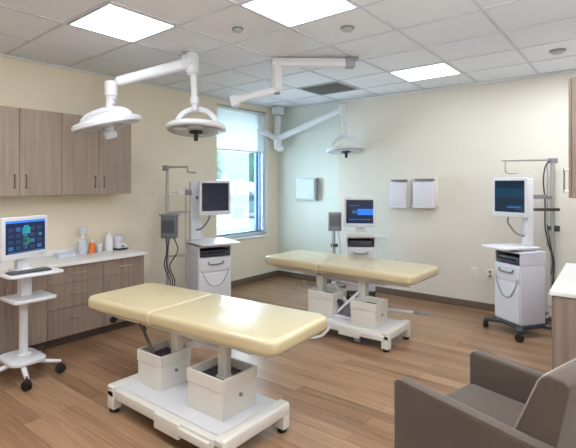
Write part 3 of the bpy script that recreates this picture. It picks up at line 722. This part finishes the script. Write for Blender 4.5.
b = B(); b.cyl((0, 0, 1.33), (.28, 0, 1.35), .013, n=10); b.cyl((0, 0, .76), (.24, 0, .78), .012, n=10); b.cyl((.24, 0, .42), (.24, 0, 1.66), .008, n=8); obj('side_rail', b, 'polemetal', t)
b = B(); b.slab(.10, .07, .08, .015, .008, (.19, -.02, 1.60)); b.cyl((.0, 0, 1.58), (.19, 0, 1.60), .012, n=10); obj('clamp', b, 'white', t)
b = B(); b.slab(.09, .07, .07, .01, .006, (.29, -.02, 1.60)); obj('clamp_knob', b, 'greyp', t)
b = B()
for dx, e in ((0, .02), (.05, -.02), (.1, .06)): b.tube([(.0+dx, -.08, 1.02), (.0+dx+e, -.09, .85), (dx*.7-.02, -.07, .65), (dx*.6+.05, -.05, .45), (dx*.4+.03, -.04, .30)], .008, sub=5)
obj('pump_tube', b, 'dark', t)

t = thing('drip_stand', 'grey metal drip stand with a long top arm, behind the right monitor cart', 'drip stand', (4.49, 6.32, 0), R(38.2), 'drip stands')
pole_base(t, 5, .115, a0=-20)
b = B(); b.cyl((0, 0, .1), (0, 0, 1.99), .026, n=14); b.cyl((-.055, .02, .95), (-.055, .02, 1.98), .007, n=8); obj('pole', b, 'polemetal', t)
b = B(); b.slab(.10, .06, .06, .01, .005, (-.0, 0, 1.99)); obj('top_clamp', b, 'greyp', t)
b = B(); b.cyl((.03, 0, 2.0), (-.62, 0, 1.995), .013, n=12); b.cyl((-.575, 0, 2.005), (-.575, 0, 1.87), .009, n=10); b.tube([(-.575, 0, 1.875), (-.56, 0, 1.85), (-.50, -.01, 1.84), (-.44, -.02, 1.845)], .012, sub=4); obj('hook_arm', b, 'polemetal', t)
b = B(); b.slab(.30, .05, .035, .008, .005, (-.09, -.03, 1.40)); obj('cross_bar', b, 'darksteel', t)
b = B(); b.slab(.20, .05, .05, .01, .005, (-.19, -.03, 1.555)); b.slab(.05, .05, .045, .01, .006, (-.06, -.03, 1.55)); obj('clamp', b, 'greyp', t)
b = B(); b.slab(.06, .06, .07, .012, .006, (.035, -.02, 1.17)); b.slab(.03, .03, .05, .008, .004, (-.05, -.02, 1.175)); obj('clamp_knob', b, 'slate', t)
b = B(); b.tube([(-.02, -.02, 2.0), (-.10, -.03, 1.93), (-.13, -.03, 1.75), (-.115, -.04, 1.5), (-.12, -.05, 1.2), (-.08, -.05, 1.0), (-.03, -.05, .8), (-.045, -.05, .62)], .009, sub=6)
b.tube([(-.09, -.04, 1.22), (-.05, -.05, .95), (-.01, -.05, .75), (-.03, -.05, .5)], .007, sub=5); obj('drip_line', b, 'dark', t)
b = B(); b.slab(.10, .09, .15, .02, .01, (0, -.0, .30)); obj('weight_block', b, 'plate', t)

t = thing('drip_stand', 'short drip stand with a grey pump box, left of the middle monitor', 'drip stand', (1.59, 5.97, 0), R(38.2), 'drip stands')
pole_base(t, 5, .11, a0=0)
b = B(); b.cyl((0, 0, .1), (0, 0, 1.22), .02, n=14); obj('pole', b, 'polemetal', t)
b = B(); b.slab(.20, .11, .28, .02, .01, (.0, -.08, 1.13)); pb = obj('pump_box', b, 'greyp', t)
b = B(); b.slab(.15, .006, .17, .006, .002, (0, -.137, 1.15)); obj('pump_panel', b, 'pump', pb)
b = B(); b.slab(.11, .07, .05, .01, .006, (.0, -.02, .76)); obj('clamp', b, 'slate', t)
b = B(); b.tube([(-.03, -.08, 1.0), (-.035, -.07, .88), (-.03, -.06, .7), (-.02, -.05, .5)], .008, sub=4); b.tube([(.05, -.08, 1.0), (.07, -.07, .88), (.09, -.06, .7), (.07, -.05, .5)], .008, sub=4); obj('pump_tube', b, 'cable', t)

# ------------------------------------------------------------------ armchair
t = thing('armchair', 'taupe woven fabric armchair in the lower right corner', 'armchair', (4.755, 2.64, 0), R(-106))
# local -Y is the front, +X the arm nearest the camera
W, AW, AH = .80, .08, .632
FY, BY = -.38, .50
for s in (1, -1):
    x1 = s*W/2; x0 = s*(W/2-AW); xa, xb = min(x0, x1), max(x0, x1)
    b = B(); poly = [(FY, .06), (FY-.005, AH-.02), (FY+.02, AH), (BY-.02, AH-.03), (BY, AH-.06), (BY, .06)]
    b.prism(poly, 'x', xa, xb)
    bmesh.ops.bevel(b.bm, geom=b.bm.edges[:], offset=.018, segments=3, profile=.6, affect='EDGES')
    arm = obj('arm', b, 'fabric', t, ang=50)
    b = B()
    b.tube([(x1-s*.006, FY+.0, .10), (x1-s*.006, FY-.003, AH-.02), (x1-s*.006, FY+.02, AH-.004), (x1-s*.006, BY-.02, AH-.032)], .004, n=8); obj('arm_piping', b, 'fabric', arm)
b = B(); b.slab(W-2*AW-.004, .80, .2, .02, .012, (0, .05, .2)); obj('seat_base', b, 'fabric', t)
b = B(); b.slab(W-2*AW-.008, .70, .13, .05, .035, (0, -.02, .375), n=5); obj('seat_cushion', b, 'fabric', t)
bw = W-2*AW-.006
b = B(); poly = [(.17, .40), (.365, .875), (.395, .895), (.46, .89), (.485, .87), (.42, .55), (.38, .12), (.30, .12)]
b.prism(poly, 'x', -bw/2, bw/2)
bmesh.ops.bevel(b.bm, geom=b.bm.edges[:], offset=.015, segments=3, profile=.6, affect='EDGES')
br = obj('backrest', b, 'fabric', t, ang=50)
b = B()
for s in (-1, 1): b.tube([(s*(bw/2-.004), .184, .44), (s*(bw/2-.004), .354, .855), (s*(bw/2-.006), .376, .883)], .0045, n=8)
b.tube([(-bw/2+.008, .373, .882), (bw/2-.008, .373, .882)], .0045, n=8)
obj('piping', b, 'piping', br)
for x in (-.33, .33):
    for y in (-.32, .48):
        b = B(); b.cyl((x, y, 0), (x, y, .065), .02, .026, n=14); obj('foot', b, 'toe', t)

# ------------------------------------------------------------------ outside the window
b = B(); b.box(-90, -.21, -40, 120, -.32, -.22, .001); g_ = struct('ground_outside', b, 'paving')
def tree(x, y, h, r, label, seed, lean=0):
    rnd = random.Random(seed); t = thing('tree', label, 'tree', (x, y, -.22), 0, 'trees outside the window')
    b = B(); b.cyl((0, 0, 0), (0, 0, h*.6), .14, .07, n=10); obj('trunk', b, 'trunk', t)
    b = B()
    for k in range(16):
        a = rnd.uniform(0, 2*PI); q = r*rnd.uniform(.1, .75); z = h*(.35+.6*rnd.random()); s = r*rnd.uniform(.3, .5)
        tmp = bmesh.ops.create_icosphere(b.bm, subdivisions=2, radius=s, matrix=Matrix.Translation((q*math.cos(a), q*math.sin(a), z)))
        for v in tmp['verts']: v.co += Vector((rnd.uniform(-1, 1), rnd.uniform(-1, 1), rnd.uniform(-1, 1)))*s*.14
    obj('crown', b, 'leaf', t, ang=20)
tree(-16.2, 21.8, 5.4, 2.4, 'pale green leafy tree outside the window, the largest one', 3)
tree(-22.5, 20.0, 3.8, 1.7, 'small pale tree outside the window, toward its left side', 5)
tree(-18.5, 30.5, 3.6, 1.8, 'small pale tree outside the window, toward its right side', 9)
b = B()
rnd = random.Random(2)
for k in range(60):
    u = k/59; x = -24+u*14; y = 19+u*12
    tmp = bmesh.ops.create_icosphere(b.bm, subdivisions=2, radius=.55, matrix=Matrix.Translation((x-1.2, y+1.0, rnd.uniform(.15, .45))))
    for v in tmp['verts']: v.co += Vector((rnd.uniform(-1, 1), rnd.uniform(-1, 1), rnd.uniform(-1, 1)))*.1
tag(obj('hedge', b, 'hedge', ang=20), 'low dark hedge in a band outside the window', 'hedge')
t = thing('car', 'blue-grey parked car outside the window', 'car', (-11.8, 19.4, -.22), R(40))
b = B(); b.prism([(-2.1, .3), (-2.1, .75), (-1.3, .88), (-.7, 1.32), (.8, 1.34), (1.5, .92), (2.1, .8), (2.15, .3)], 'y', -.85, .85)
bmesh.ops.bevel(b.bm, geom=b.bm.edges[:], offset=.06, segments=2, affect='EDGES'); obj('body', b, 'carpaint', t)
b = B(); b.prism([(-1.05, .93), (-.62, 1.25), (.72, 1.27), (1.2, .94)], 'y', -.857, .857); obj('side_window', b, 'carglass', t)
for x in (-1.3, 1.3):
    for s in (-1, 1):
        b = B(); b.cyl((x, s*.66, .32), (x, s*.87, .32), .32, n=22, bev=.03); obj('wheel', b, 'black', t)

# ------------------------------------------------------------------ light, sky, camera
W_ = bpy.data.worlds.new('sky'); S.world = W_; W_.use_nodes = True
bg = W_.node_tree.nodes['Background']; bg.inputs['Color'].default_value = (.82, .93, 1, 1); bg.inputs['Strength'].default_value = 4.5
def area(name, loc, sx, sy, power, rgb, rot=(0, 0, 0), portal=False):
    l = bpy.data.lights.new(name, 'AREA'); l.shape = 'RECTANGLE'; l.size = sx; l.size_y = sy; l.energy = power; l.color = rgb
    o = bpy.data.objects.new(name, l); COL.objects.link(o); o.location = loc; o.rotation_euler = rot
    if portal: l.cycles.is_portal = True
    return o
area('window_portal', (-.15, (WY0+WY1)/2, (WZ0+WZ1)/2), 2.15, 1.2, 1, (1, 1, 1), (0, R(-90), 0), True)
area('daylight_window', (-.4, (WY0+WY1)/2, 1.75), 1.7, 1.15, 110, (.74, .90, 1), (0, R(-90), 0))
for k, (i, j) in enumerate(((4, 1), (4, 5), (2, -2), (0, -2))):
    c = cell(i, j); area('ceiling_fill', (c.x, c.y, H-.03), .68, .6, (44, 38, 20, 34)[k], (.94, .97, 1))  # added lamps filling the room with light where no fixture hangs
area('bounce_fill', (6.0, .6, 1.9), 1.2, 1.2, 215, (.93, .97, 1), (R(180), 0, 0))  # unseen upward lamp added to brighten the ceiling

cd = bpy.data.cameras.new('camera'); cam = bpy.data.objects.new('camera', cd); COL.objects.link(cam)
cam.location = (5.38, 0, 1.72); cam.rotation_euler = (R(90), 0, R(38.2))
cd.sensor_fit = 'HORIZONTAL'; cd.sensor_width = 36; cd.lens = 455/576*36; cd.shift_y = -41/576; cd.clip_start = .05; cd.clip_end = 300
S.camera = cam
S.view_settings.view_transform = 'Standard'; S.view_settings.look = 'None'
S.view_settings.exposure = -.2; S.view_settings.gamma = 1
S.cycles.use_denoising = True
S.cycles.max_bounces = 10; S.cycles.diffuse_bounces = 6; S.cycles.sample_clamp_indirect = 6
